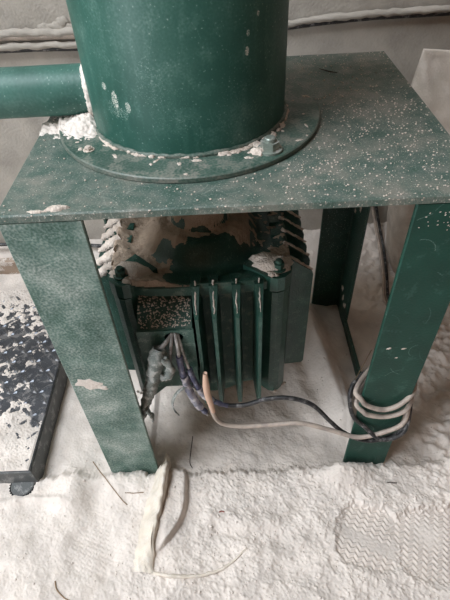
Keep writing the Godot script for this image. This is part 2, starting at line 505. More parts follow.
func flour_h(x: float, z: float) -> float:
	var big := n_big.get_noise_2d(x * 100, z * 100)
	var mid := n_mid.get_noise_2d(x * 100, z * 100)
	var fine := n_fine.get_noise_2d(x * 1000, z * 1000)
	var cl := n_clump.get_noise_2d(x * 1000, z * 1000)
	var rough := 1.0
	var edge := 0.004 + 0.010 * n_mid.get_noise_1d(x * 160 + 40)
	var y := 0.020 + 0.006 * big
	# bank of powder in front of the stand, dropping into the trodden hollow under it
	var front := smoothstep(-0.014, 0.010, z - edge)
	y += 0.015 * front * (1.0 - 0.45 * smoothstep(0.02, 0.22, z))
	if x > -0.22 and x < 0.24: y -= 0.010 * (1.0 - front) * smoothstep(-0.34, -0.2, z)
	# heaps round the legs
	y += 0.016 * exp(-(pow((x + 0.25) / 0.07, 2) + pow((z - 0.03) / 0.045, 2)))
	y += 0.034 * exp(-(pow((x - 0.21) / 0.045, 2) + pow((z - 0.02) / 0.03, 2)))
	y += 0.020 * exp(-(pow((x + 0.385) / 0.04, 2) + pow((z - 0.02) / 0.06, 2)))
	y -= 0.016 * exp(-(pow((x + 0.33) / 0.03, 2) + pow((z - 0.06) / 0.05, 2)))
	# smooth drift under the stand on the right
	var d := seg_d(x, z, Vector2(0.185, -0.46), Vector2(0.232, -0.11))
	y += 0.072 * exp(-pow(d / 0.034, 2))
	rough *= 1.0 - 0.7 * exp(-pow(d / 0.08, 2))
	var d2 := seg_d(x, z, Vector2(0.10, -0.40), Vector2(0.17, -0.12))
	y += 0.022 * exp(-pow(d2 / 0.03, 2))
	# drift along the wall and on the right
	y += 0.07 * exp(-(z + 0.78) / 0.06)
	if x > 0.33:
		var s := smoothstep(0.33, 0.5, x)
		y += s * (0.012 + 0.016 * mid + 0.012 * big)
	# trodden prints with chevron soles
	var p1 := Vector2((x - 0.232) / 0.062, (z - 0.150) / 0.062)
	var r1 := pow(pow(abs(p1.x * 0.9 + p1.y * 0.35), 3.0) + pow(abs(p1.y * 0.95 - p1.x * 0.3), 3.0), 1.0 / 3.0) + 0.12 * mid + 0.03 * fine
	var e1 := 1.0 - smoothstep(0.86, 1.04, r1)
	var p2 := Vector2((x - 0.372) / 0.098, (z - 0.168) / 0.074)
	var r2 := pow(pow(abs(p2.x), 3.0) + pow(abs(p2.y), 3.0), 1.0 / 3.0) + 0.10 * mid + 0.03 * fine
	var e2 := 1.0 - smoothstep(0.84, 1.04, r2)
	var tread := 0.0
	if e1 > 0.0 and e2 < 0.5:
		var q := Vector2(x - 0.232, z - 0.15).rotated(-0.5)
		var flat_ := 1.0 - smoothstep(0.006, 0.018, abs(q.y - 0.010))
		tread = sin(TAU * (q.y + 0.0034 * tri_wave(q.x / 0.017)) / 0.0104) * (1.0 - flat_) * e1
	if e2 > 0.0:
		var q := Vector2(x - 0.372, z - 0.168).rotated(-0.35)
		var flat_ := exp(-(pow((q.x + 0.028) / 0.034, 2) + pow((q.y + 0.006) / 0.028, 2)))
		tread = sin(TAU * (q.y + 0.0036 * tri_wave(q.x / 0.018)) / 0.0110) * (1.0 - flat_) * e2
	var pr: float = max(e1, e2)
	y = lerpf(y, 0.0235 - 0.002 * e2 + 0.003 * big, pr * 0.92) + tread * 0.0020
	# raised lip pushed up round the prints
	y += 0.0012 * exp(-pow((r1 - 1.08) / 0.07, 2)) * (1.0 - e2) + 0.0012 * exp(-pow((r2 - 1.07) / 0.06, 2)) * (1.0 - e1)
	rough *= 1.0 - 0.88 * pr
	# an older, half filled print on the left
	var p3 := Vector2((x + 0.315) / 0.06, (z - 0.155) / 0.055)
	var e3 := 1.0 - smoothstep(0.7, 1.05, p3.length() + 0.15 * mid)
	if e3 > 0.0:
		var q := Vector2(x + 0.315, z - 0.155).rotated(0.25)
		y += e3 * (-0.003 + 0.0007 * tri_wave((q.y + 0.0028 * tri_wave(q.x / 0.013)) / 0.0095))
		rough *= 1.0 - 0.6 * e3
	# flap of the buried sack, covered with powder
	if x > -0.21 and x < -0.11 and z > -0.02 and z < 0.18:
		var lim := -0.129 - 6.0 * pow(max(z - 0.07, 0.0), 2.0) - 3.0 * pow(max(0.04 - z, 0.0), 2.0)
		y += 0.020 * smoothstep(-0.215, -0.165, x) * (1.0 - smoothstep(lim - 0.006, lim, x)) * smoothstep(-0.02, 0.0, z) * (1.0 - smoothstep(0.14, 0.178, z))
		rough *= 0.6
	# smoother trodden left foreground, scuffs and a dragged furrow
	rough *= 1.0 - 0.55 * smoothstep(-0.15, -0.3, x)
	y += 0.006 * exp(-pow((z - 0.062 - 0.02 * big) / 0.008, 2)) * smoothstep(-0.34, -0.42, x)
	y -= 0.006 * exp(-pow(seg_d(x, z, Vector2(-0.07, 0.125), Vector2(0.06, 0.155)) / 0.013, 2))
	y += 0.005 * exp(-pow(seg_d(x, z, Vector2(-0.08, 0.10), Vector2(0.05, 0.118)) / 0.014, 2))
	y -= 0.005 * exp(-pow(seg_d(x, z, Vector2(0.06, 0.20), Vector2(0.15, 0.235)) / 0.02, 2))
	y += 0.0030 * n_big.get_noise_2d(x * 380 + 90, z * 380) * (1.0 - pr)
	y += rough * (0.0018 * mid + 0.0010 * fine + 0.0036 * max(cl - 0.08, 0.0))
	return max(y, 0.003)

# ---------------------------------------------------------------- build
func _ready() -> void:
	# camera
	var cam := Camera3D.new()
	cam.name = "camera"
	cam.position = Vector3(-0.019, 1.0324, 0.4808)
	cam.rotation_degrees = Vector3(-44.7545, 1.0639, -3.3496)
	cam.fov = 64.53
	cam.near = 0.02
	add_child(cam)
	cam.current = true
	# overcast sky, seen only through the openings
	var we := WorldEnvironment.new()
	we.name = "environment"
	var e := Environment.new()
	var sky := Sky.new()
	var sm := ProceduralSkyMaterial.new()
	sm.sky_top_color = Color(0.80, 0.86, 0.93)
	sm.sky_horizon_color = Color(0.90, 0.92, 0.94)
	sm.ground_bottom_color = Color(0.42, 0.40, 0.37)
	sm.ground_horizon_color = Color(0.52, 0.50, 0.47)
	sky.sky_material = sm
	e.background_mode = Environment.BG_SKY
	e.sky = sky
	e.background_energy_multiplier = 1.5
	e.tonemap_mode = Environment.TONE_MAPPER_LINEAR
	e.tonemap_exposure = 1.0
	e.sdfgi_enabled = true
	e.ssao_enabled = true
	e.ssil_enabled = true
	we.environment = e
	add_child(we)
	# daylight of the skylight in the ceiling, up to the left of the machine
	var day := AreaLight3D.new()
	day.name = "skylight_daylight"
	day.area_size = Vector2(1.1, 1.5)
	day.light_color = Color(0.94, 0.97, 1.0)
	day.light_energy = 10.6
	day.area_range = 9.0
	day.area_attenuation = 2.0
	day.shadow_enabled = true
	add_child(day)
	day.position = Vector3(-1.50, 3.17, 0.45)
	day.rotation_degrees = Vector3(-90, 0, 0)
	# daylight of the open doorway in the left wall
	var side := AreaLight3D.new()
	side.name = "doorway_daylight"
	side.area_size = Vector2(0.9, 1.85)
	side.light_color = Color(0.94, 0.97, 1.0)
	side.light_energy = 4.6
	side.area_range = 9.0
	side.area_attenuation = 2.0
	side.shadow_enabled = true
	add_child(side)
	side.look_at_from_position(Vector3(-2.04, 0.97, 1.60), Vector3(-1.0, 0.97, 1.60))

	rng.seed = 5
	n_big.seed = 3; n_big.frequency = 0.05; n_big.fractal_octaves = 2
	n_mid.seed = 8; n_mid.frequency = 0.28; n_mid.fractal_octaves = 3
	n_fine.seed = 12; n_fine.frequency = 0.13; n_fine.fractal_octaves = 3
	n_clump.seed = 17; n_clump.frequency = 0.055; n_clump.fractal_octaves = 3; n_clump.noise_type = FastNoiseLite.TYPE_SIMPLEX
	make_materials()
	room()
	flour_floor()
	stand()
	drum()
	motor()
	cables()
	scale_platform()
	sacks()
	wall_things()
	small_things()

func room() -> void:
	var st := tool()
	box(st, Vector3(0.2, -0.05, 0.9), Vector3(4.9, 0.1, 3.8), 0.001)
	struct(st, "floor", M.floor, "dusty grey concrete floor under the spilled powder", "floor")
	st = tool()
	box(st, Vector3(0.2, 1.6, -0.86), Vector3(4.9, 3.2, 0.16), 0.001)
	struct(st, "wall_back", M.wall, "rough beige plastered wall behind the green machine", "wall")
	st = tool()
	box(st, Vector3(-2.16, 2.56, 0.9), Vector3(0.2, 1.28, 3.6), 0.001)
	box(st, Vector3(-2.16, 0.96, 0.165), Vector3(0.2, 1.92, 1.93), 0.001)
	box(st, Vector3(-2.16, 0.96, 2.385), Vector3(0.2, 1.92, 0.63), 0.001)
	struct(st, "wall_left", M.wall, "beige plastered side wall with an open doorway left of the machine", "wall")
	st = tool()
	box(st, Vector3(2.56, 1.6, 0.9), Vector3(0.2, 3.2, 3.6), 0.001)
	struct(st, "wall_right", M.wall_tan, "beige plastered side wall without openings", "wall")
	st = tool()
	box(st, Vector3(0.125, 1.6, 2.66), Vector3(4.75, 3.2, 0.2), 0.001)
	struct(st, "wall_front", M.wall_tan, "brown plastered wall facing the machine", "wall")
	st = tool()
	# round the skylight: x -2.05 to -0.95, z -0.3 to 1.2
	box(st, Vector3(0.855, 3.27, 0.9), Vector3(3.61, 0.14, 3.8), 0.001)
	box(st, Vector3(-2.155, 3.27, 0.9), Vector3(0.21, 0.14, 3.8), 0.001)
	box(st, Vector3(-1.5, 3.27, -0.65), Vector3(1.1, 0.14, 0.70), 0.001)
	box(st, Vector3(-1.5, 3.27, 2.0), Vector3(1.1, 0.14, 1.60), 0.001)
	struct(st, "ceiling", M.ceiling, "pale plastered ceiling with a skylight", "ceiling")
	var w := Node3D.new()
	named(w, "window_1", self)
	tag(w, "pale framed skylight in the ceiling above the platform scale", "window", "", "structure")
	w.position = Vector3(-1.5, 3.27, 0.45)
	st = tool()
	for s in [-1, 1]:
		box(st, Vector3(0, 0, s * 0.73), Vector3(1.1, 0.05, 0.04))
		box(st, Vector3(s * 0.53, 0, 0), Vector3(0.04, 0.05, 1.42))
	obj(st, "window_frame", M.wfame, w)
	st = tool()
	box(st, Vector3.ZERO, Vector3(1.02, 0.004, 1.42), 0.0005)
	obj(st, "pane", M.glass, w)

func flour_floor() -> void:
	grid_begin()
	grid_add(-1.2, 1.1, -0.782, -0.02, 0.005, "floor")
	grid_add(-0.58, 0.16, -0.02, 0.28, 0.002, "floor")
	grid_add(0.16, 0.48, -0.02, 0.07, 0.002, "floor")
	grid_add(0.16, 0.48, 0.07, 0.28, 0.00125, "floor")
	grid_add(-1.2, -0.58, -0.02, 0.28, 0.01, "floor")
	grid_add(0.48, 1.1, -0.02, 0.28, 0.008, "floor")
	grid_add(-1.2, 1.1, 0.28, 0.9, 0.015, "floor")
	tag(put(grid_mesh(), "flour_on_floor", M.flour), "thick white powder covering the floor with trodden chevron footprints", "powder", "", "stuff")
	# crumbs and clumps lying on the powder
	var crumb := clump_mesh(4)
	var mm := MultiMesh.new()
	mm.transform_format = MultiMesh.TRANSFORM_3D
	mm.mesh = crumb
	var spots: Array = []
	var r := RandomNumberGenerator.new()
	r.seed = 31
	while spots.size() < 3200:
		var p := Vector2(r.randf_range(-0.56, 0.62), r.randf_range(-0.45, 0.27))
		if p.y < 0.0 and r.randf() < 0.6: continue
		if Vector2((p.x - 0.232) / 0.07, (p.y - 0.15) / 0.07).length() < 1.0 or (abs(p.x - 0.372) < 0.1 and abs(p.y - 0.168) < 0.078): continue
		if p.x < -0.2 and r.randf() < 0.55: continue
		var s: float = lerp(0.0006, 0.0024, pow(r.randf(), 5.0))
		var b := Basis.from_euler(Vector3(r.randf() * TAU, r.randf() * TAU, r.randf() * TAU)).scaled(Vector3(s, s * 0.8, s))
		spots.append(Transform3D(b, Vector3(p.x, flour_h(p.x, p.y) + s * 0.25, p.y)))
	mm.instance_count = spots.size()
	for i in spots.size(): mm.set_instance_transform(i, spots[i])
	var o := MultiMeshInstance3D.new()
	o.multimesh = mm
	o.material_override = M.flour
	named(o, "flour_crumbs_on_floor", self)
	tag(o, "small white crumbs scattered over the powder on the floor", "crumbs", "", "stuff")

func clump_mesh(sd: int) -> Mesh:
	var r := RandomNumberGenerator.new()
	r.seed = sd
	var st := tool(true)
	var rings: Array = []
	for j in 5:
		var ring: Array = []
		var a := PI * j / 4.0
		for i in 6:
			var k := r.randf_range(0.75, 1.25)
			if j == 0 or j == 4: k = 1.0
			ring.append(Vector3(sin(a) * cos(TAU * i / 6), cos(a), sin(a) * sin(TAU * i / 6)) * k)
		rings.append(ring)
	for j in 4:
		for i in 6:
			quad(st, rings[j][i], rings[j][(i + 1) % 6], rings[j + 1][(i + 1) % 6], rings[j + 1][i])
	st.generate_normals()
	return st.commit()

func angle_poly(x: float, z: float, sx: float, sz: float, wx: float, wz: float, t: float) -> PackedVector2Array:
	# L section: corner at (x, z), flanges running towards sx (along x) and sz (along z)
	var c := 0.0015
	var pts := [Vector2(c, 0), Vector2(wx - c, 0), Vector2(wx, c), Vector2(wx, t - c), Vector2(wx - c, t), Vector2(t + 0.003, t), Vector2(t, t + 0.003), Vector2(t, wz - c), Vector2(t - c, wz), Vector2(c, wz), Vector2(0, wz - c), Vector2(0, c)]
	var out := PackedVector2Array()
	for p in pts: out.append(Vector2(x + sx * p.x, z + sz * p.y))
	return out

func stand() -> void:
	var t := thing("machine_stand", Vector3(0, 0, -0.253), "green steel stand with a dusty top plate on four angle-iron legs", "stand")
	var o := Vector3(0, 0, 0.253)   # parts are laid out in room coordinates
	# plate, with its own layout for the powder on top
	var st := SurfaceTool.new()
	st.begin(Mesh.PRIMITIVE_TRIANGLES)
	st.set_smooth_group(0xFFFFFFFF)
	var x0 := -0.3; var x1 := 0.3; var z0 := -0.5066; var z1 := 0.0
	var rings: Array = []
	for lv in [[H - 0.012, 0.0015], [H - 0.0105, 0.0], [H - 0.002, 0.0], [H, 0.002]]:
		var i: float = lv[1]
		var y: float = lv[0]
		rings.append([Vector3(x0 + i, y, z0 + i), Vector3(x1 - i, y, z0 + i), Vector3(x1 - i, y, z1 - i), Vector3(x0 + i, y, z1 - i)])
	var faces: Array = []
	for k in 3:
		for i in 4: faces.append([rings[k][i], rings[k][(i + 1) % 4], rings[k + 1][(i + 1) % 4], rings[k + 1][i]])
	faces.append([rings[3][0], rings[3][1], rings[3][2], rings[3][3]])
	faces.append([rings[0][0], rings[0][3], rings[0][2], rings[0][1]])
	for f in faces:
		for k in [0, 1, 2, 0, 2, 3]:
			var p: Vector3 = f[k]
			st.set_uv(Vector2((p.x + 0.3) / 0.6, (p.z + 0.5066 + (H - p.y) * 0.5) / 0.52))
			st.add_vertex(f[k])
	st.generate_normals()
	st.generate_tangents()
	var pl := put(st.commit(), "top_plate", M.plate, t, o)
	# legs: angle irons with the corner outwards
	var y1 := H - 0.0125
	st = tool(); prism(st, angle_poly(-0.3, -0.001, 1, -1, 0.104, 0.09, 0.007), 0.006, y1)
	var fl := obj(st, "leg", M.leg_dusty_lit, t, o)
	st = tool(); prism(st, angle_poly(0.3, -0.001, -1, -1, 0.090, 0.09, 0.007), 0.006, y1)
	var fr := obj(st, "leg", M.leg, t, o)
	st = tool(); prism(st, angle_poly(0.3, -0.5056, -1, 1, 0.083, 0.10, 0.007), 0.006, y1)
	var br := obj(st, "leg", M.leg_speckled, t, o)
	st = tool(); prism(st, angle_poly(-0.3, -0.5056, 1, 1, 0.09, 0.09, 0.007), 0.006, y1)
	obj(st, "leg", M.leg_speckled, t, o)
	# rail on the floor between the right legs, foot plates
	st = tool(); box(st, Vector3(0.296, 0.024, -0.25), Vector3(0.008, 0.05, 0.318), 0.001); box(st, Vector3(0.279, 0.003, -0.25), Vector3(0.04, 0.006, 0.318), 0.001)
	obj(st, "bottom_rail", M.leg_speckled, t, o)
	for s in [Vector3(0.265, 0.003, -0.04), Vector3(-0.26, 0.003, -0.04), Vector3(0.265, 0.003, -0.46), Vector3(-0.26, 0.003, -0.46)]:
		st = tool(); box(st, s, Vector3(0.115, 0.006, 0.10), 0.001)
		obj(st, "foot_plate", M.leg_speckled, t, o)
	# powder rubbed on the legs and clots stuck to them
	st = tool(true)
	clot(st, Vector3(-0.268, 0.366, -0.001), Vector3.BACK, Vector3(1, -0.2, 0), 0.027, 0.017, 0.0010, 3)
	clot(st, Vector3(-0.249, 0.356, -0.001), Vector3.BACK, Vector3(1, -0.5, 0), 0.012, 0.007, 0.001, 9)
	obj(st, "flour_smear", M.flour, fl)
	st = tool(true)
	clot(st, Vector3(0.231, 0.428, -0.001), Vector3.BACK, Vector3(1, 0.5, 0), 0.005, 0.0028, 0.0008, 13)
	clot(st, Vector3(0.255, 0.426, -0.001), Vector3.BACK, Vector3(1, 0.2, 0), 0.0045, 0.002, 0.0008, 14)
	clot(st, Vector3(0.248, 0.403, -0.001), Vector3.BACK, Vector3(1, 0.2, 0), 0.003, 0.0015, 0.0006, 15)
	for k in 40:
		clot(st, Vector3(rng.randf_range(0.215, 0.298), 0.690 - 0.03 * pow(rng.randf(), 1.6), -0.001), Vector3.BACK, Vector3(1, rng.randf(), 0), rng.randf_range(0.0006, 0.0016), 0.0009, 0.0005, 100 + k)
	obj(st, "flour_smear", M.cake, fr)
	st = tool(true)
	for k in 8:
		clot(st, Vector3(0.2925 , rng.randf_range(0.06, 0.45), rng.randf_range(-0.49, -0.42)), Vector3.LEFT, Vector3(0, 1, 0.2), rng.randf_range(0.006, 0.014), rng.randf_range(0.004, 0.008), 0.0008, 200 + k)
	obj(st, "flour_smear", M.cake, br)
	# clots on the plate: a flake at the front edge, rubbed powder on the front face
	st = tool(true)
	clot(st, Vector3(-0.226, H, -0.010), Vector3.UP, Vector3(1, 0, -0.15), 0.016, 0.006, 0.004, 21)
	clot(st, Vector3(-0.250, H, -0.006), Vector3.UP, Vector3(1, 0, 0.1), 0.014, 0.004, 0.0015, 22)
	for k in 60:
		clot(st, Vector3(rng.randf_range(-0.3, 0.3), H - rng.randf_range(0.001, 0.010), -0.0002), Vector3.BACK, Vector3(1, 0, 0), rng.randf_range(0.0006, 0.0022), rng.randf_range(0.0005, 0.0014), 0.0004, 300 + k)
	obj(st, "flour_smear", M.cake, pl)
	# crumbs lying loose on the plate: nobody could count them
	var mm := MultiMesh.new()
	mm.transform_format = MultiMesh.TRANSFORM_3D
	mm.mesh = clump_mesh(9)
	var list: Array = []
	var r := RandomNumberGenerator.new()
	r.seed = 44
	while list.size() < 2600:
		var p := Vector2(r.randf_range(-0.295, 0.297), r.randf_range(-0.5, -0.003))
		var dd := Vector2(p.x - AX, p.y - AZ).length()
		if dd < 0.203: continue
		var keep := 0.12
		if p.x > 0.05 and p.y > -0.28: keep = 1.0
		elif p.x > 0.0: keep = 0.5
		elif dd < 0.25: keep = 0.3
		if r.randf() > keep: continue
		var s: float = lerp(0.0003, 0.0015, pow(r.randf(), 3.0))
		list.append(Transform3D(Basis.from_euler(Vector3(r.randf() * 6, r.randf() * 6, 0)).scaled(Vector3(s, s * 0.7, s)), Vector3(p.x, H + s * 0.4, p.y)))
	mm.instance_count = list.size()
	for i in list.size(): mm.set_instance_transform(i, list[i])
	var mi := MultiMeshInstance3D.new()
	mi.multimesh = mm
	mi.material_override = M.cake
	named(mi, "flour_crumbs_on_plate", self)
	tag(mi, "white crumbs of powder strewn on the green top plate", "crumbs", "", "stuff")

func hex_bolt(st: SurfaceTool, at: Vector3, r: float, h: float) -> void:
	var poly := PackedVector2Array()
	for i in 6: poly.append(Vector2(cos(TAU * i / 6 + 0.3), sin(TAU * i / 6 + 0.3)) * r)
	prism(st, poly, 0.0, h, at)
	lathe(st, [Vector2(r * 1.35, 0.0), Vector2(r * 1.35, h * 0.22), Vector2(r * 1.25, h * 0.26), Vector2(r * 0.6, h * 0.26)], at, 20)
	lathe(st, [Vector2(r * 0.62, h), Vector2(r * 0.62, h * 1.35), Vector2(r * 0.5, h * 1.45), Vector2(0, h * 1.45)], at, 14)

func drum() -> void:
	var t := thing("mill_drum", Vector3(AX, H, AZ), "upright green steel drum bolted on the plate with a side pipe", "drum")
	var st := tool(true)
	var R := 0.1458
	for i in 96:
		for q in [[i, 0.008], [i + 1, 0.008], [i + 1, 0.422], [i, 0.008], [i + 1, 0.422], [i, 0.422]]:
			st.set_uv(Vector2(q[0] / 96.0, q[1] / 0.43))
			st.add_vertex(Vector3(cos(TAU * q[0] / 96.0) * R, q[1], sin(TAU * q[0] / 96.0) * R))
	obj(st, "shell", M.shell, t)
	st = tool(true)
	lathe(st, [Vector2(R - 0.004, 0.421), Vector2(R + 0.012, 0.422), Vector2(R + 0.012, 0.434), Vector2(R, 0.436), Vector2(0.0, 0.436)], Vector3.ZERO, 96)
	obj(st, "lid", M.drum, t)
	st = tool(true)
	lathe(st, [Vector2(R - 0.03, 0.0002), Vector2(0.1992, 0.0002), Vector2(0.2006, 0.0012), Vector2(0.2006, 0.0066), Vector2(0.1988, 0.0080), Vector2(R - 0.03, 0.0080)], Vector3.ZERO, 96)
	var fl := obj(st, "flange", M.flange, t)
	# caked powder in the corner between shell and flange
	st = tool(true)
	for i in 130:
		var a := TAU * i / 130.0 + rng.randf_range(-0.02, 0.02)
		if rng.randf() < 0.22: continue
		var d := Vector3(cos(a), 0, sin(a))
		var big := 1.0
		if sin(a) > 0.4 and cos(a) > 0.1: big = 1.7
		clot(st, d * (R + rng.randf_range(0.001, 0.006) * big) + Vector3.UP * 0.008, (Vector3.UP + d * 0.6), Vector3.UP.cross(d), rng.randf_range(0.004, 0.010), rng.randf_range(0.002, 0.0045) * big, rng.randf_range(0.001, 0.0032), 400 + i)
	for i in 40:
		var a := rng.randf() * TAU
		var d := Vector3(cos(a), 0, sin(a))
		clot(st, d * rng.randf_range(R + 0.008, 0.196) + Vector3.UP * 0.008, Vector3.UP, Vector3(rng.randf() - 0.5, 0, rng.randf() - 0.5), rng.randf_range(0.002, 0.008), rng.randf_range(0.0015, 0.004), 0.0008, 600 + i)
	tag(obj(st, "flour_cake", M.cake, fl), "pale crust of powder round the drum foot")
	# raised weld between shell and flange
	st = tool(true)
	var path: Array = []
	for i in 121:
		var a := TAU * i / 120.0
		path.append(Vector3(cos(a) * (R + 0.001), 0.0095, sin(a) * (R + 0.001)))
	tube(st, path, 0.0035, 8, 0.003)
	obj(st, "weld_bead", M.flange, fl)
	# bolts of the flange
	for k in 4:
		var a: float = deg_to_rad(51.0 + 90.0 * k)
		var at := Vector3(cos(a) * 0.178, 0.008, sin(a) * 0.178)
		st = tool()
		hex_bolt(st, at, 0.0128 if k != 1 else 0.006, 0.013 if k != 1 else 0.004)
		var b := obj(st, "bolt", M.bolt if k != 1 else M.cake, fl)
		if k == 0:
			st = tool(true)
			clot(st, at + Vector3(-0.016, 0, 0.006), Vector3.UP, Vector3(1, 0, 0.6), 0.012, 0.010, 0.006, 31)
			clot(st, at + Vector3(-0.012, 0, -0.016), Vector3.UP, Vector3(1, 0, 0.6), 0.020, 0.010, 0.003, 32)
			obj(st, "flour_cake", M.cake, b)
	# side pipe to the left and the caked joint
	st = tool(true)
	var pa: Array = []
	for i in 21: pa.append(Vector3(-0.10 - 0.058 * i, 0.049, 0.0))
	tube(st, pa, 0.0355, 40)
	var pipe := obj(st, "side_pipe", M.drum, t)
	st = tool(true)
	for i in 70:
		var a := TAU * i / 70.0
		var py := 0.049 + sin(a) * 0.038
		var pz := cos(a) * 0.038
		var px := -sqrt(R * R - pz * pz) - 0.002
		var n := Vector3(-0.7, sin(a) * 0.7, cos(a) * 0.7)
		clot(st, Vector3(px, py, pz), n, Vector3(0, cos(a), -sin(a)), rng.randf_range(0.005, 0.011), rng.randf_range(0.004, 0.010), rng.randf_range(0.0008, 0.003), 700 + i)
	obj(st, "flour_cake", M.flour, pipe)
	# heap of powder lying on the plate below the pipe
	grid_begin()
	grid_add(-0.299, -0.17, -0.30, -0.16, 0.002, "heap", true)
	tag(put(grid_mesh(), "flour_heap", M.flour), "small white heap of powder on the plate under the side pipe", "powder", "", "stuff")

# top of the motor's end shield as a height over (x, z)
func shield_r(a: float) -> float:
	var c: float = pow(pow(abs(cos(a)), 5.0) + pow(abs(sin(a)), 5.0), -1.0 / 5.0)
	return 0.160 * lerpf(1.0, c, 0.95)

func shield_h(x: float, z: float) -> float:
	var r := Vector2(x - AX, z - AZ).length()
	var y := 0.498
	y -= 0.012 * exp(-pow((r - 0.125) / 0.022, 2))
	y += 0.030 * (1.0 - smoothstep(0.075, 0.112, r))
	y += 0.05 * (1.0 - smoothstep(0.050, 0.058, r))
	return y

func motor_dust(x: float, z: float) -> float:
	var a := atan2(z - AZ, x - AX)
	var r := Vector2(x - AX, z - AZ).length()
	if r > shield_r(a) - 0.002 or r < 0.052: return -1.0
	var nz := n_mid.get_noise_2d(x * 160, z * 160)
	var nf := n_fine.get_noise_2d(x * 700, z * 700)
	var clean := Vector2((x + 0.024) / 0.112, (z + 0.132) / 0.064).length()
	var y := clampf((clean - 1.0) * 0.03, -0.02, 0.0050)
	if x > 0.02: y -= 0.006
	y += 0.004 * nz + 0.0016 * nf
	# pits in the layer
	y -= 0.014 * exp(-(pow((x + 0.138) / 0.018, 2) + pow((z + 0.184) / 0.013, 2)))
	# tongue of powder over the rim at the lower left
	y += 0.006 * exp(-pow(seg_d(x, z, Vector2(-0.19, -0.10), Vector2(-0.09, -0.088)) / 0.014, 2))
	y += 0.005 * exp(-pow(seg_d(x, z, Vector2(-0.14, -0.150), Vector2(-0.085, -0.135)) / 0.004, 2))
	y += 0.022 * exp(-(pow((x - 0.050) / 0.030, 2) + pow((z + 0.158) / 0.022, 2)))
	return y

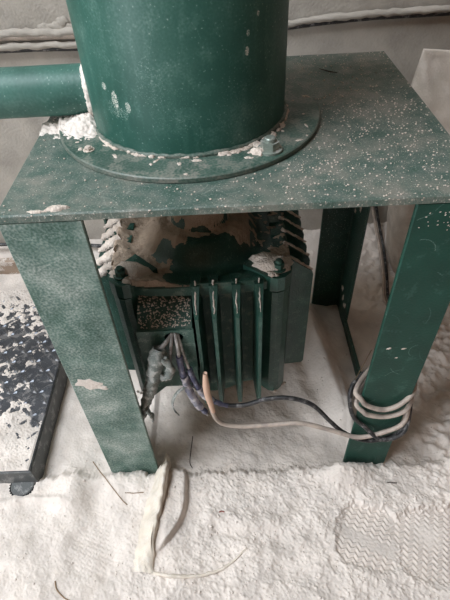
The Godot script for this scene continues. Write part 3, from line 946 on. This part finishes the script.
func motor() -> void:
	var t := thing("electric_motor", Vector3(AX, 0.16, AZ), "dark green finned electric motor hanging under the plate, caked with powder", "motor")
	var o := -t.position
	# housing: a rounded square barrel
	var st := tool(true)
	var seg := 72
	var loops: Array = []
	for lv in [[0.19, 0.80], [0.20, 0.90], [0.470, 0.90], [0.474, 0.985], [0.492, 0.99], [0.497, 0.965]]:
		var l: Array = []
		for i in seg:
			var a := TAU * i / seg
			var r: float = shield_r(a) * lv[1]
			l.append(Vector3(AX + cos(a) * r, lv[0], AZ + sin(a) * r))
		loops.append(l)
	for k in loops.size() - 1:
		st.set_smooth_group(k + 1)
		for i in seg: quad(st, loops[k][i], loops[k][(i + 1) % seg], loops[k + 1][(i + 1) % seg], loops[k + 1][i])
	for i in range(1, seg - 1): tri(st, loops[0][0], loops[0][i], loops[0][i + 1])
	obj(st, "housing", M.motor_grimy, t, o)
	# end shield
	st = tool(true)
	var prev: Array = []
	for k in 27:
		var f := k / 26.0
		var l: Array = []
		for i in seg:
			var a := TAU * i / seg
			var r := lerpf(0.03, shield_r(a) * 0.985, f)
			var x := AX + cos(a) * r
			var z := AZ + sin(a) * r
			l.append(Vector3(x, shield_h(x, z) - (0.006 if k == 26 else 0.0), z))
		if k > 0:
			for i in seg: quad(st, prev[i], prev[(i + 1) % seg], l[(i + 1) % seg], l[i])
		prev = l
	obj(st, "end_shield", M.motor, t, o)
	# neck and mounting flange under the plate
	st = tool(true)
	lathe(st, [Vector2(0.0, 0.53), Vector2(0.052, 0.53), Vector2(0.052, 0.68), Vector2(0.12, 0.684), Vector2(0.12, 0.7008), Vector2(0.0, 0.7008)], Vector3(AX, 0, AZ), 48)
	obj(st, "neck", M.motor_grimy, t, o)
	# lower shield and fan cover
	st = tool(true)
	lathe(st, [Vector2(0.0, 0.105), Vector2(0.09, 0.105), Vector2(0.108, 0.12), Vector2(0.112, 0.19), Vector2(0.0, 0.19)], Vector3(AX, 0, AZ), 48)
	obj(st, "fan_cover", M.motor_grimy, t, o)
	# fins on four sides: flat ribs with a sloping head
	for side in 4:
		var ang := side * PI / 2
		for k in 6:
			var off: float = -0.0975 + 0.039 * k
			if side == 0:                        # the terminal box takes the left of the front
				if k < 2: continue
				off = [-0.008, 0.022, 0.060, 0.098][k - 2]
			st = tool()
			var b := Basis(Vector3.UP, ang)
			# each corner: distance out, height, half thickness
			var out := 0.200
			var prof := [Vector3(0.13, 0.205, 0.010), Vector3(out - 0.004, 0.205, 0.0040), Vector3(out, 0.210, 0.0030), Vector3(out, 0.458, 0.0030), Vector3(out - 0.005, 0.468, 0.0040), Vector3(0.160, 0.496, 0.0075), Vector3(0.13, 0.496, 0.010)]
			for s in [-1, 1]:
				for i in range(1, prof.size() - 1):
					tri(st, rot(b, off + s * prof[0].z, prof[0]), rot(b, off + s * prof[i].z, prof[i]), rot(b, off + s * prof[i + 1].z, prof[i + 1]))
			for i in prof.size():
				var j := (i + 1) % prof.size()
				quad(st, rot(b, off - prof[i].z, prof[i]), rot(b, off - prof[j].z, prof[j]), rot(b, off + prof[j].z, prof[j]), rot(b, off + prof[i].z, prof[i]))
			var fin := obj(st, "fin", M.motor, t, o)
			# powder lying on the heads of the ribs
			st = tool(true)
			var thick := 0.0085 if side == 3 else (0.0035 if side == 1 else 0.0015)
			var cap: Array = []
			for q in 14:
				var f := q / 13.0
				cap.append(rot(b, off + rng.randf_range(-0.001, 0.001), Vector3(lerpf(0.150, out - 0.002, f), lerpf(0.500, 0.468, f), 0)))
			tube(st, cap, [thick, thick * 1.1, thick * 0.9, thick * 0.45], 8, thick * 0.7)
			obj(st, "flour_cake", M.cake, fin)
	# corner columns with the tie bolts
	for k in 4:
		var a := deg_to_rad(45.0 + 90.0 * k)
		var c := Vector3(AX + cos(a) * 0.188, 0, AZ + sin(a) * 0.188)
		st = tool()
		var poly := PackedVector2Array()
		var dirv := Vector2(cos(a), sin(a))
		var nv := Vector2(-dirv.y, dirv.x)
		for q in [[-0.05, -0.027], [0.006, -0.025], [0.016, -0.019], [0.021, -0.008], [0.021, 0.008], [0.016, 0.019], [0.006, 0.025], [-0.05, 0.027]]:
			poly.append(Vector2(c.x, c.z) + dirv * q[0] * 0.9 + nv * q[1] * 0.9)
		prism(st, poly, 0.178, 0.468)
		var column := obj(st, "corner_column", M.motor, t, o)
		st = tool()
		var lug := PackedVector2Array()
		for q in [[-0.06, -0.033], [0.004, -0.029], [0.016, -0.021], [0.023, -0.009], [0.023, 0.009], [0.016, 0.021], [0.004, 0.029], [-0.06, 0.033]]:
			lug.append(Vector2(c.x, c.z) + dirv * q[0] * 0.9 + nv * q[1] * 0.9)
		prism(st, lug, 0.472, 0.502)
		obj(st, "lug", M.motor, column)
		st = tool()
		hex_bolt(st, c + Vector3.UP * 0.504, 0.0095, 0.013)
		obj(st, "tie_bolt", M.motor_grimy, column)
		st = tool(true)
		clot(st, c + Vector3(-dirv.x * 0.020, 0.502, -dirv.y * 0.020), Vector3.UP, Vector3(1, 0, 0.2), 0.040, 0.026, 0.013, 40 + k)
		clot(st, c + Vector3(nv.x * 0.016, 0.502, nv.y * 0.016), Vector3.UP, Vector3(1, 0, 0.2), 0.012, 0.009, 0.004, 50 + k)
		clot(st, c + Vector3(-nv.x * 0.016, 0.502, -nv.y * 0.016), Vector3.UP, Vector3(1, 0, 0.2), 0.012, 0.009, 0.005, 60 + k)
		for q in 7:
			clot(st, Vector3(c.x + dirv.x * 0.015 + nv.x * rng.randf_range(-0.02, 0.02), 0.180, c.z + dirv.y * 0.015 + nv.y * rng.randf_range(-0.02, 0.02)), Vector3(dirv.x, 0.2, dirv.y), Vector3(nv.x, 0, nv.y), rng.randf_range(0.004, 0.008), 0.003, 0.003, 70 + k * 10 + q)
		obj(st, "flour_cake", M.cake, column)
	# layer of powder on the end shield
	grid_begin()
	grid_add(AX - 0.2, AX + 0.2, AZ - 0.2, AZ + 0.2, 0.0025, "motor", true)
	tag(put(grid_mesh(), "flour_layer", M.shaded_powder, t, o), "thick layer of powder, coloured beige as if shaded, on the motor's end shield")
	# terminal box with the wire hole: front plate built round the opening
	st = tool()
	var sec := [Vector2(-0.160, 0.265), Vector2(-0.0625, 0.265), Vector2(-0.0615, 0.267), Vector2(-0.0615, 0.428), Vector2(-0.064, 0.431), Vector2(-0.125, 0.470), Vector2(-0.160, 0.474)]
	quad(st, Vector3(-0.182, 0.265, -0.0615), Vector3(-0.088, 0.265, -0.0615), Vector3(-0.088, 0.322, -0.0615), Vector3(-0.182, 0.322, -0.0615))
	for i in sec.size():
		if i == 2: continue          # open front behind the cover
		var p1: Vector2 = sec[i]
		var p2: Vector2 = sec[(i + 1) % sec.size()]
		quad(st, Vector3(-0.182, p1.y, p1.x), Vector3(-0.088, p1.y, p1.x), Vector3(-0.088, p2.y, p2.x), Vector3(-0.182, p2.y, p2.x))
	for xx in [-0.182, -0.088]:
		for i in range(1, sec.size() - 1): tri(st, Vector3(xx, sec[0].y, sec[0].x), Vector3(xx, sec[i].y, sec[i].x), Vector3(xx, sec[i + 1].y, sec[i + 1].x))
	var tb := obj(st, "terminal_box", M.motor_grimy, t, o)
	st = tool()
	var hole := Vector2(-0.121, 0.413)
	cover_with_hole(st, Rect2(-0.184, 0.318, 0.098, 0.112), hole, 0.0165, -0.0615, 0.0035)
	obj(st, "cover", M.box, tb)
	st = tool(true)
	for k in 420:
		var f := rng.randf()
		clot(st, Vector3(rng.randf_range(-0.180, -0.090), lerpf(0.4715, 0.432, f), lerpf(-0.125, -0.064, f)), Vector3(0, 1, 0.64), Vector3(1, 0, rng.randf()), rng.randf_range(0.0006, 0.0026), rng.randf_range(0.0006, 0.002), 0.0004, 1200 + k)
	obj(st, "flour_cake", M.cake, tb)
	# leads coming out of the box
	lead(t, o, [Vector3(-0.124, 0.420, -0.068), Vector3(-0.124, 0.416, -0.058), Vector3(-0.126, 0.405, -0.048), Vector3(-0.132, 0.371, -0.042), Vector3(-0.138, 0.333, -0.040)], 0.0032, M.wire_grey, [])
	lead(t, o, [Vector3(-0.118, 0.420, -0.068), Vector3(-0.117, 0.417, -0.056), Vector3(-0.115, 0.400, -0.045), Vector3(-0.113, 0.360, -0.036), Vector3(-0.107, 0.308, -0.030), Vector3(-0.095, 0.260, -0.026), Vector3(-0.074, 0.223, -0.020)], 0.0034, M.wire_grey, [[0.42, 0.60, 0.0062, M.tape_blue], [0.60, 0.90, 0.0075, M.tape_faded], [0.88, 0.97, 0.0055, M.tape_blue]])
	lead(t, o, [Vector3(-0.115, 0.416, -0.068), Vector3(-0.113, 0.413, -0.056), Vector3(-0.106, 0.378, -0.044), Vector3(-0.096, 0.330, -0.036), Vector3(-0.080, 0.280, -0.030), Vector3(-0.057, 0.254, -0.028), Vector3(-0.033, 0.242, -0.026)], 0.0030, M.wire_grey, [[0.45, 0.62, 0.0052, M.tape_blue], [0.62, 0.80, 0.0066, M.tape_faded], [0.80, 0.98, 0.0046, M.tape_blue]])
	lead(t, o, [Vector3(-0.108, 0.330, -0.040), Vector3(-0.094, 0.292, -0.044), Vector3(-0.078, 0.262, -0.042), Vector3(-0.070, 0.250, -0.040)], 0.004, M.tape_blue, [[0.3, 0.95, 0.0062, M.tape_faded]])
	# thick taped bundle hanging down, with its frayed head
	st = tool(true)
	tube(st, smooth_path([Vector3(-0.122, 0.416, -0.064), Vector3(-0.133, 0.412, -0.050), Vector3(-0.147, 0.402, -0.038)], 5), 0.004, 8, 0.001)
	var wad := obj(st, "taped_bundle", M.wire_grey, t, o)
	st = tool(true)
	tube(st, smooth_path([Vector3(-0.146, 0.408, -0.040), Vector3(-0.150, 0.392, -0.034), Vector3(-0.160, 0.358, -0.030), Vector3(-0.179, 0.297, -0.028), Vector3(-0.196, 0.247, -0.026), Vector3(-0.209, 0.204, -0.024)], 8), [0.010, 0.0145, 0.0155, 0.0125, 0.0110, 0.0095, 0.0075, 0.004], 12, 0.006)
	obj(st, "tape", M.tape_grey, wad)
	st = tool(true)
	tube(st, smooth_path([Vector3(-0.138, 0.398, -0.026), Vector3(-0.130, 0.372, -0.022), Vector3(-0.136, 0.350, -0.022), Vector3(-0.150, 0.350, -0.022)], 6), [0.006, 0.008, 0.007, 0.004], 10, 0.005)
	obj(st, "tape", M.tape_grey, wad)
	st = tool(true)
	tube(st, smooth_path([Vector3(-0.187, 0.262, -0.014), Vector3(-0.180, 0.235, -0.012), Vector3(-0.182, 0.222, -0.012)], 5), [0.006, 0.006, 0.002], 8, 0.004, 0.5)
	obj(st, "tape", M.tape_grey, wad)
	# loose strip of tape
	st = tool(true)
	tube(st, smooth_path([Vector3(-0.107, 0.313, -0.026), Vector3(-0.124, 0.307, -0.018), Vector3(-0.136, 0.282, -0.014), Vector3(-0.136, 0.258, -0.012), Vector3(-0.129, 0.240, -0.012)], 8), [0.003, 0.0035, 0.0045, 0.006, 0.0055, 0.003], 8, 0.0, 0.3)
	obj(st, "tape_tail", M.tape_grey, t, o)

func rot(b: Basis, off: float, pr: Vector3) -> Vector3:
	return Vector3(AX, pr.y, AZ) + b * Vector3(off, 0, pr.x)

func cover_with_hole(st: SurfaceTool, r: Rect2, h: Vector2, rad: float, z: float, th: float) -> void:
	# rectangle in x/y with a notch-like round hole near its top
	var outer: Array = []
	var inner: Array = []
	var n := 32
	for i in n:
		var a := TAU * i / n
		var d := Vector2(cos(a), sin(a))
		inner.append(h + d * rad * Vector2(1.0, 0.75))
		var tx: float = (r.end.x - h.x) / d.x if d.x > 1e-4 else ((r.position.x - h.x) / d.x if d.x < -1e-4 else 1e9)
		var ty: float = (r.end.y - h.y) / d.y if d.y > 1e-4 else ((r.position.y - h.y) / d.y if d.y < -1e-4 else 1e9)
		outer.append(h + d * min(tx, ty))
	# snap the nearest rays to the corners
	for c in [r.position, r.end, Vector2(r.position.x, r.end.y), Vector2(r.end.x, r.position.y)]:
		var best := 0
		for i in n:
			if outer[i].distance_to(c) < outer[best].distance_to(c): best = i
		outer[best] = c
	for i in n:
		var j := (i + 1) % n
		for zz in [z, z + th]:
			quad(st, Vector3(outer[i].x, outer[i].y, zz), Vector3(outer[j].x, outer[j].y, zz), Vector3(inner[j].x, inner[j].y, zz), Vector3(inner[i].x, inner[i].y, zz))
		quad(st, Vector3(outer[i].x, outer[i].y, z), Vector3(outer[j].x, outer[j].y, z), Vector3(outer[j].x, outer[j].y, z + th), Vector3(outer[i].x, outer[i].y, z + th))
		quad(st, Vector3(inner[i].x, inner[i].y, z), Vector3(inner[j].x, inner[j].y, z), Vector3(inner[j].x, inner[j].y, z + th), Vector3(inner[i].x, inner[i].y, z + th))

func lead(t: Node3D, o: Vector3, pts: Array, r: float, m: Material, tapes: Array) -> void:
	var path := smooth_path(pts, 8)
	var st := tool(true)
	tube(st, path, r, 8)
	var w := obj(st, "lead_wire", m, t, o)
	for q in tapes:
		var a := int(q[0] * (path.size() - 1))
		var b := int(q[1] * (path.size() - 1))
		st = tool(true)
		tube(st, path.slice(a, b + 1), q[2], 10, 0.002)
		obj(st, "tape", q[3], w)

func cables() -> void:
	var st := tool(true)
	var p := [Vector3(-0.069, 0.305, -0.008), Vector3(-0.057, 0.216, -0.012), Vector3(-0.021, 0.191, -0.012), Vector3(0.038, 0.193, -0.010), Vector3(0.104, 0.202, -0.006), Vector3(0.163, 0.185, 0.002), Vector3(0.219, 0.167, 0.010), Vector3(0.266, 0.184, 0.011), Vector3(0.298, 0.215, 0.010),
		Vector3(0.308, 0.250, -0.016), Vector3(0.310, 0.278, -0.060), Vector3(0.306, 0.285, -0.097), Vector3(0.282, 0.285, -0.090), Vector3(0.232, 0.275, -0.046), Vector3(0.205, 0.262, -0.012),
		Vector3(0.217, 0.250, 0.004), Vector3(0.231, 0.241, 0.007), Vector3(0.264, 0.236, 0.008), Vector3(0.294, 0.254, 0.007), Vector3(0.309, 0.268, -0.016),
		Vector3(0.312, 0.288, -0.060), Vector3(0.307, 0.298, -0.100), Vector3(0.278, 0.300, -0.094), Vector3(0.226, 0.300, -0.046), Vector3(0.200, 0.296, -0.012),
		Vector3(0.207, 0.290, 0.002), Vector3(0.222, 0.272, 0.006), Vector3(0.256, 0.259, 0.007), Vector3(0.285, 0.280, 0.006), Vector3(0.309, 0.294, -0.018), Vector3(0.318, 0.300, -0.09), Vector3(0.345, 0.22, -0.16), Vector3(0.375, 0.10, -0.28), Vector3(0.401, 0.045, -0.391), Vector3(0.430, 0.04, -0.4275), Vector3(0.428, 0.04, -0.50), Vector3(0.445, 0.05, -0.586), Vector3(0.462, 0.06, -0.70), Vector3(0.456, 0.097, -0.745), Vector3(0.436, 0.174, -0.770), Vector3(0.40, 0.30, -0.772), Vector3(0.26, 0.50, -0.772), Vector3(0.10, 0.60, -0.772), Vector3(-0.02, 0.67, -0.772)]
	tube(st, smooth_path(p, 7), 0.0046, 10)
	var w := obj(st, "power_cable", M.cable_white)
	tag(w, "dirty white power cable wound three times round the front right leg", "cable")
	st = tool(true)
	tube(st, smooth_path([Vector3(-0.069, 0.378, -0.005), Vector3(-0.070, 0.340, -0.006), Vector3(-0.0685, 0.303, -0.008), Vector3(-0.0625, 0.250, -0.010)], 6), [0.0035, 0.0065, 0.0062, 0.0045], 10)
	tag(obj(st, "stripped_end", M.wire_pink, w), "bare pinkish cable end")
	st = tool(true)
	p = [Vector3(-0.036, 0.243, -0.026), Vector3(-0.002, 0.246, -0.024), Vector3(0.038, 0.266, -0.022), Vector3(0.082, 0.272, -0.018), Vector3(0.125, 0.252, -0.014), Vector3(0.162, 0.205, -0.006), Vector3(0.194, 0.168, 0.000), Vector3(0.238, 0.146, 0.007), Vector3(0.279, 0.158, 0.009), Vector3(0.302, 0.191, 0.008), Vector3(0.316, 0.235, -0.03), Vector3(0.318, 0.262, -0.080), Vector3(0.300, 0.270, -0.108), Vector3(0.230, 0.285, -0.060), Vector3(0.194, 0.290, -0.020), Vector3(0.200, 0.236, 0.000), Vector3(0.230, 0.196, 0.006), Vector3(0.258, 0.169, 0.016), Vector3(0.285, 0.172, 0.018), Vector3(0.306, 0.205, 0.012), Vector3(0.322, 0.25, -0.05), Vector3(0.335, 0.24, -0.13), Vector3(0.385, 0.10, -0.28), Vector3(0.416, 0.045, -0.391), Vector3(0.441, 0.04, -0.4275), Vector3(0.440, 0.04, -0.50), Vector3(0.456, 0.05, -0.586), Vector3(0.474, 0.06, -0.70), Vector3(0.468, 0.097, -0.745), Vector3(0.447, 0.174, -0.768), Vector3(0.414, 0.30, -0.770), Vector3(0.275, 0.49, -0.770), Vector3(0.10, 0.58, -0.770), Vector3(-0.04, 0.67, -0.772)]
	tube(st, smooth_path(p, 7), 0.0044, 10)
	tag(obj(st, "power_cable", M.cable_black), "powder-stained black power cable slung from the motor to the front right leg", "cable")

func scale_platform() -> void:
	var t := thing("platform_scale", Vector3(-0.725, 0.0, -0.275), "black steel platform scale with diamond tread, half covered by powder", "scale")
	var o := -t.position
	var x1 := -0.463; var x0 := -0.99; var z1 := 0.010; var z0 := -0.562
	var cx := (x0 + x1) / 2; var cz := (z0 + z1) / 2
	var st := tool()
	# sloping skirt frame
	var rings: Array = []
	for lv in [[0.014, 0.005], [0.073, 0.0], [0.076, -0.003]]:
		var i: float = lv[1]
		rings.append([Vector3(x0 - i, lv[0], z0 - i), Vector3(x1 + i, lv[0], z0 - i), Vector3(x1 + i, lv[0], z1 + i), Vector3(x0 - i, lv[0], z1 + i)])
	for k in 2:
		for i in 4: quad(st, rings[k][i], rings[k][(i + 1) % 4], rings[k + 1][(i + 1) % 4], rings[k + 1][i])
	quad(st, rings[2][0], rings[2][1], rings[2][2], rings[2][3])
	quad(st, rings[0][0], rings[0][3], rings[0][2], rings[0][1])
	obj(st, "frame", M.steel_frame, t, o)
	st = tool()
	box(st, Vector3(cx, 0.0775, cz), Vector3(x1 - x0 - 0.004, 0.005, z1 - z0 - 0.004), 0.0015)
	var pl := obj(st, "platform", M.steel, t, o)
	# raised tread bars, turned left and right in turn
	st = tool()
	var L := 0.019; var W := 0.0055; var hh := 0.0022
	var ends := [Vector3(-L, 0, 0), Vector3(-L * 0.55, 0, -W), Vector3(L * 0.55, 0, -W), Vector3(L, 0, 0), Vector3(L * 0.55, 0, W), Vector3(-L * 0.55, 0, W)]
	var tops := [Vector3(-L * 0.6, hh, 0), Vector3(-L * 0.4, hh, -W * 0.4), Vector3(L * 0.4, hh, -W * 0.4), Vector3(L * 0.6, hh, 0), Vector3(L * 0.4, hh, W * 0.4), Vector3(-L * 0.4, hh, W * 0.4)]
	for i in 6: quad(st, ends[i], ends[(i + 1) % 6], tops[(i + 1) % 6], tops[i])
	for i in range(1, 5): tri(st, tops[0], tops[i], tops[i + 1])
	st.generate_normals()
	var bar := st.commit()
	for j in 17:
		for i in 13:
			var x := x1 - 0.018 - 0.032 * i
			var z := z1 - 0.02 - 0.032 * j
			if x < -0.84: continue
			var b := put(bar, "tread_bar", M.steel, pl, Vector3(x, 0.080, z))
			b.rotation.y = 0.72 if (i + j) % 2 == 0 else -0.85
	# levelling foot with a knurled rim
	for c in [Vector3(-0.492, 0, 0.018), Vector3(-0.96, 0, 0.018), Vector3(-0.492, 0, -0.54), Vector3(-0.96, 0, -0.54)]:
		st = tool()
		var poly := PackedVector2Array()
		for i in 56:
			var rr := 0.030 if i % 2 == 0 else 0.0272
			poly.append(Vector2(cos(TAU * i / 56), sin(TAU * i / 56)) * rr)
		prism(st, poly, 0.016, 0.0335, c)
		var f := obj(st, "levelling_foot", M.black, t, o)
		st = tool()
		lathe(st, [Vector2(0.0255, 0.0336), Vector2(0.0235, 0.0352), Vector2(0.0, 0.0352)], c, 28)
		obj(st, "foot_cap", M.steel_frame, f)
	# powder lying on the tread
	grid_begin()
	grid_add(-0.90, x1 - 0.002, z0 + 0.003, z1 - 0.002, 0.002, "scale", true)
	tag(put(grid_mesh(), "flour_on_scale", M.flour), "white powder lying in patches on the black platform scale", "powder", "", "stuff")

func sacks() -> void:
	# empty sack half buried in front of the left leg: a standing fold of cloth
	var left := [Vector2(-0.191, -0.020), Vector2(-0.212, 0.045), Vector2(-0.226, 0.10), Vector2(-0.236, 0.15), Vector2(-0.246, 0.195)]
	var ridge := [Vector2(-0.180, -0.032), Vector2(-0.176, 0.035), Vector2(-0.186, 0.09), Vector2(-0.196, 0.145), Vector2(-0.200, 0.200)]
	var fold := [Vector2(-0.173, -0.030), Vector2(-0.168, 0.038), Vector2(-0.179, 0.093), Vector2(-0.189, 0.148), Vector2(-0.190, 0.203)]
	var rh := [0.046, 0.032, 0.022, 0.016, 0.004]
	var nv := 60
	var nu := 22
	var top: Array = []
	for j in nv + 1:
		var f := float(j) / nv * 4.0
		var k: int = min(int(f), 3)
		var g := f - k
		var pts: Array = []
		for arr in [left, ridge, fold]:
			pts.append(arr[k].cubic_interpolate(arr[k + 1], arr[max(k - 1, 0)], arr[min(k + 2, 4)], g))
		var h1 := lerpf(rh[k], rh[k + 1], g)
		var row: Array = []
		for i in nu + 1:
			var s := float(i) / nu
			var p: Vector2
			var y: float
			if s < 0.65:
				var q := s / 0.65
				p = pts[0].lerp(pts[1], q); y = h1 * (0.55 * q + 0.45 * smoothstep(0.0, 1.0, q)) - 0.004 * (1.0 - q)
			else:
				var q := (s - 0.65) / 0.35
				p = pts[1].lerp(pts[2], sin(q * PI / 2)); y = h1 * (1.0 - q * q) - 0.006 * q
			var w1 := n_mid.get_noise_2d(s * 14.0, f * 2.0) + 0.3 * n_mid.get_noise_2d(s * 34.0, f * 5.0 + 30)
			row.append(Vector3(p.x + 0.003 * w1 + 0.004 * n_mid.get_noise_1d(f * 6.0 + (20.0 if s > 0.5 else 0.0)), flour_h(p.x, p.y) + 0.0015 + y + 0.005 * w1 * clampf(y * 60.0, 0.0, 1.0), p.y))
		top.append(row)
	var st := tool(true)
	for j in nv:
		for i in nu:
			quad(st, top[j][i], top[j][i + 1], top[j + 1][i + 1], top[j + 1][i])
			var dn := Vector3(-0.0010, -0.0012, 0)
			quad(st, top[j][i] + dn, top[j + 1][i] + dn, top[j + 1][i + 1] + dn, top[j][i + 1] + dn)
	var cl := obj(st, "empty_sack", M.cloth)
	tag(cl, "crumpled cream woven sack half buried in powder by the left front leg", "sack")
	# hem of the same sack surfacing further right
	st = tool(true)
	var hem: Array = []
	for q in [Vector2(-0.196, 0.200), Vector2(-0.15, 0.208), Vector2(-0.103, 0.2076), Vector2(-0.055, 0.195), Vector2(-0.010, 0.163)]:
		hem.append(Vector3(q.x, flour_h(q.x, q.y) + 0.001, q.y))
	tube(st, smooth_path(hem, 8), [0.003, 0.0035, 0.003, 0.003, 0.001], 8, 0.002, 0.7)
	obj(st, "hem", M.cloth, cl)
	# full white sack standing by the wall on the right
	st = tool(true)
	var prev: Array = []
	var seg := 64
	for j in 31:
		var f := j / 30.0
		var half_w: float = lerpf(0.105, 0.182, sqrt(f)) * (1.0 - 0.08 * pow(f, 6.0))
		var half_d: float = lerpf(0.115, 0.10, f) * (1.0 if f < 0.7 else lerpf(1.0, 0.10, pow((f - 0.7) / 0.3, 1.6)))
		if j == 0: half_w *= 0.93; half_d *= 0.9
		var ring: Array = []
		for i in seg:
			var a := TAU * i / seg
			var ca := cos(a); var sa := sin(a)
			var ex := 0.55
			var x: float = sign(ca) * pow(abs(ca), ex) * half_w
			var z: float = sign(sa) * pow(abs(sa), ex) * half_d
			var wr := 0.010 * n_mid.get_noise_3d(x * 120, f * 40, z * 120) + 0.006 * n_big.get_noise_3d(x * 300, f * 100, z * 300)
			var y := 0.01 + 0.615 * f
			if f > 0.85: y += 0.030 * pow(clampf(-x / 0.17, 0, 1), 5.0) * (f - 0.85) / 0.15 - 0.018 * (1.0 - pow(x / 0.18, 2)) * (f - 0.85) / 0.15
			ring.append(Vector3(x * (1 + wr * 4), y, z + wr * (1.0 if f < 0.95 else 0.3)))
		if j > 0:
			for i in seg: quad(st, prev[i], prev[(i + 1) % seg], ring[(i + 1) % seg], ring[i])
		prev = ring
	for i in range(1, seg - 1): tri(st, prev[0], prev[i], prev[i + 1])
	var o := obj(st, "flour_sack", M.sack, self, Vector3(0.605, 0.012, -0.655))
	o.rotation.y = -0.06
	tag(o, "full off-white sack standing against the wall behind the plate's right edge", "sack")

func wall_things() -> void:
	# pair of cables sagging along the wall, crusted with powder on top
	var st := tool(true)
	var pts: Array = []
	for i in 30:
		var x := -1.3 + 0.11 * i
		var y := 0.688 + 0.006 * sin(x * 5.0) + 0.004 * n_mid.get_noise_1d(x * 30)
		if x > 0.1: y += 0.014 * smoothstep(0.1, 0.5, x)
		if x < -0.3: y -= 0.012
		pts.append(Vector3(x, y, -0.770))
	tube(st, smooth_path(pts, 4), 0.0060, 10, 0.001)
	var a := obj(st, "wall_cable", M.cable_black)
	tag(a, "dark cable running level along the plaster wall with powder on top", "cable")
	st = tool(true)
	var crust: Array = []
	for q in smooth_path(pts, 9): crust.append(q + Vector3(0, 0.0085 + 0.003 * n_mid.get_noise_1d(q.x * 90), 0.003))
	tube(st, crust, 0.0075, 12, 0.004)
	obj(st, "flour_cake", M.wall, a)
	st = tool(true)
	pts = []
	for q in [Vector3(-1.3, 0.722, -0.77), Vector3(-1.0, 0.716, -0.77), Vector3(-0.7, 0.710, -0.77), Vector3(-0.52, 0.704, -0.77), Vector3(-0.42, 0.702, -0.77), Vector3(-0.33, 0.699, -0.772), Vector3(-0.2, 0.697, -0.772)]: pts.append(q)
	tube(st, smooth_path(pts, 8), 0.010, 10, 0.001)
	var b := obj(st, "wall_cable", M.cable_white)
	tag(b, "pale upper cable on the wall above the side pipe", "cable")
	st = tool(true)
	crust = []
	for q in smooth_path(pts, 10): crust.append(q + Vector3(0, 0.006 + 0.004 * n_mid.get_noise_1d(q.x * 90 + 50), 0.003))
	tube(st, crust, 0.0095, 12, 0.005)
	for q in [[-0.40, 0.716, 0.03], [-0.385, 0.728, 0.02], [-0.43, 0.712, 0.03], [-0.37, 0.714, 0.02]]:
		clot(st, Vector3(q[0], q[1], -0.780), Vector3(0, 0.2, 1), Vector3.RIGHT, q[2], q[2] * 0.6, 0.004, rng.randi())
	obj(st, "flour_cake", M.wall, b)
	# board lying against the wall behind the scale
	st = tool()
	box(st, Vector3(-0.93, 0.048, -0.70), Vector3(0.60, 0.075, 0.026), 0.002)
	tag(obj(st, "wooden_board", M.board), "pale dusty wooden board lying on edge behind the platform scale", "board")
	st = tool(true)
	tube(st, smooth_path([Vector3(-1.3, 0.118, -0.752), Vector3(-1.0, 0.112, -0.75), Vector3(-0.8, 0.109, -0.752), Vector3(-0.6, 0.105, -0.75), Vector3(-0.4, 0.08, -0.75)], 8), 0.006, 8)
	tag(obj(st, "floor_cable", M.cable_black), "thin black cable along the foot of the wall behind the scale", "cable")

func small_things() -> void:
	var st := tool(true)
	tube(st, [Vector3(0.196, 0.322, -0.018), Vector3(0.216, 0.328, -0.045), Vector3(0.237, 0.333, -0.075)], 0.0009, 5)
	tag(obj(st, "straw", M.straw), "thin pale straw stuck behind the cable loops on the right leg", "straw")
	st = tool(true)
	tube(st, smooth_path([Vector3(0.160, H + 0.002, -0.424), Vector3(0.168, H + 0.003, -0.412), Vector3(0.176, H + 0.002, -0.407), Vector3(0.188, H + 0.002, -0.400)], 5), [0.0005, 0.0010, 0.0010, 0.0005], 6)
	tag(obj(st, "twig", M.twig), "short dark twig lying on the top plate beside the drum", "twig")
	var lines := [
		["thread", M.twig, [Vector2(-0.1252, -0.0952), Vector2(-0.1288, -0.0597), Vector2(-0.1302, -0.0304), Vector2(-0.124, -0.016)], 0.0009, "thin dark thread lying on the floor under the stand", "thread"],
		["string", M.straw, [Vector2(-0.349, -0.033), Vector2(-0.318, 0.004), Vector2(-0.290, 0.038), Vector2(-0.268, 0.062), Vector2(-0.256, 0.072)], 0.0010, "thin tan string across the powder between scale and left leg", "string"],
		["twig", M.twig, [Vector2(0.292, 0.046), Vector2(0.303, 0.048), Vector2(0.312, 0.049)], 0.0011, "tiny dark twig in the powder in front of the right leg", "twig"],
		["thread", M.thread_red, [Vector2(-0.064, 0.094), Vector2(-0.058, 0.092), Vector2(-0.053, 0.094)], 0.0011, "tiny red thread on the powder in front of the motor", "thread"],
		["straw", M.straw, [Vector2(-0.378, 0.208), Vector2(-0.372, 0.222), Vector2(-0.355, 0.236), Vector2(-0.340, 0.243)], 0.0013, "curved straw poking out of the powder before the platform scale", "straw"],
		["thread", M.straw, [Vector2(-0.262, 0.050), Vector2(-0.240, 0.052), Vector2(-0.222, 0.051)], 0.0008, "short grey thread on the powder heap at the left front leg", "thread"]]
	for q in lines:
		st = tool(true)
		var pts: Array = []
		for v in q[2]: pts.append(Vector3(v.x, 0, v.y))
		var path := smooth_path(pts, 6)
		for i in path.size(): path[i].y = flour_h(path[i].x, path[i].z) + q[3] * 0.9
		tube(st, path, q[3], 5)
		tag(obj(st, q[0], q[1]), q[4], q[5])
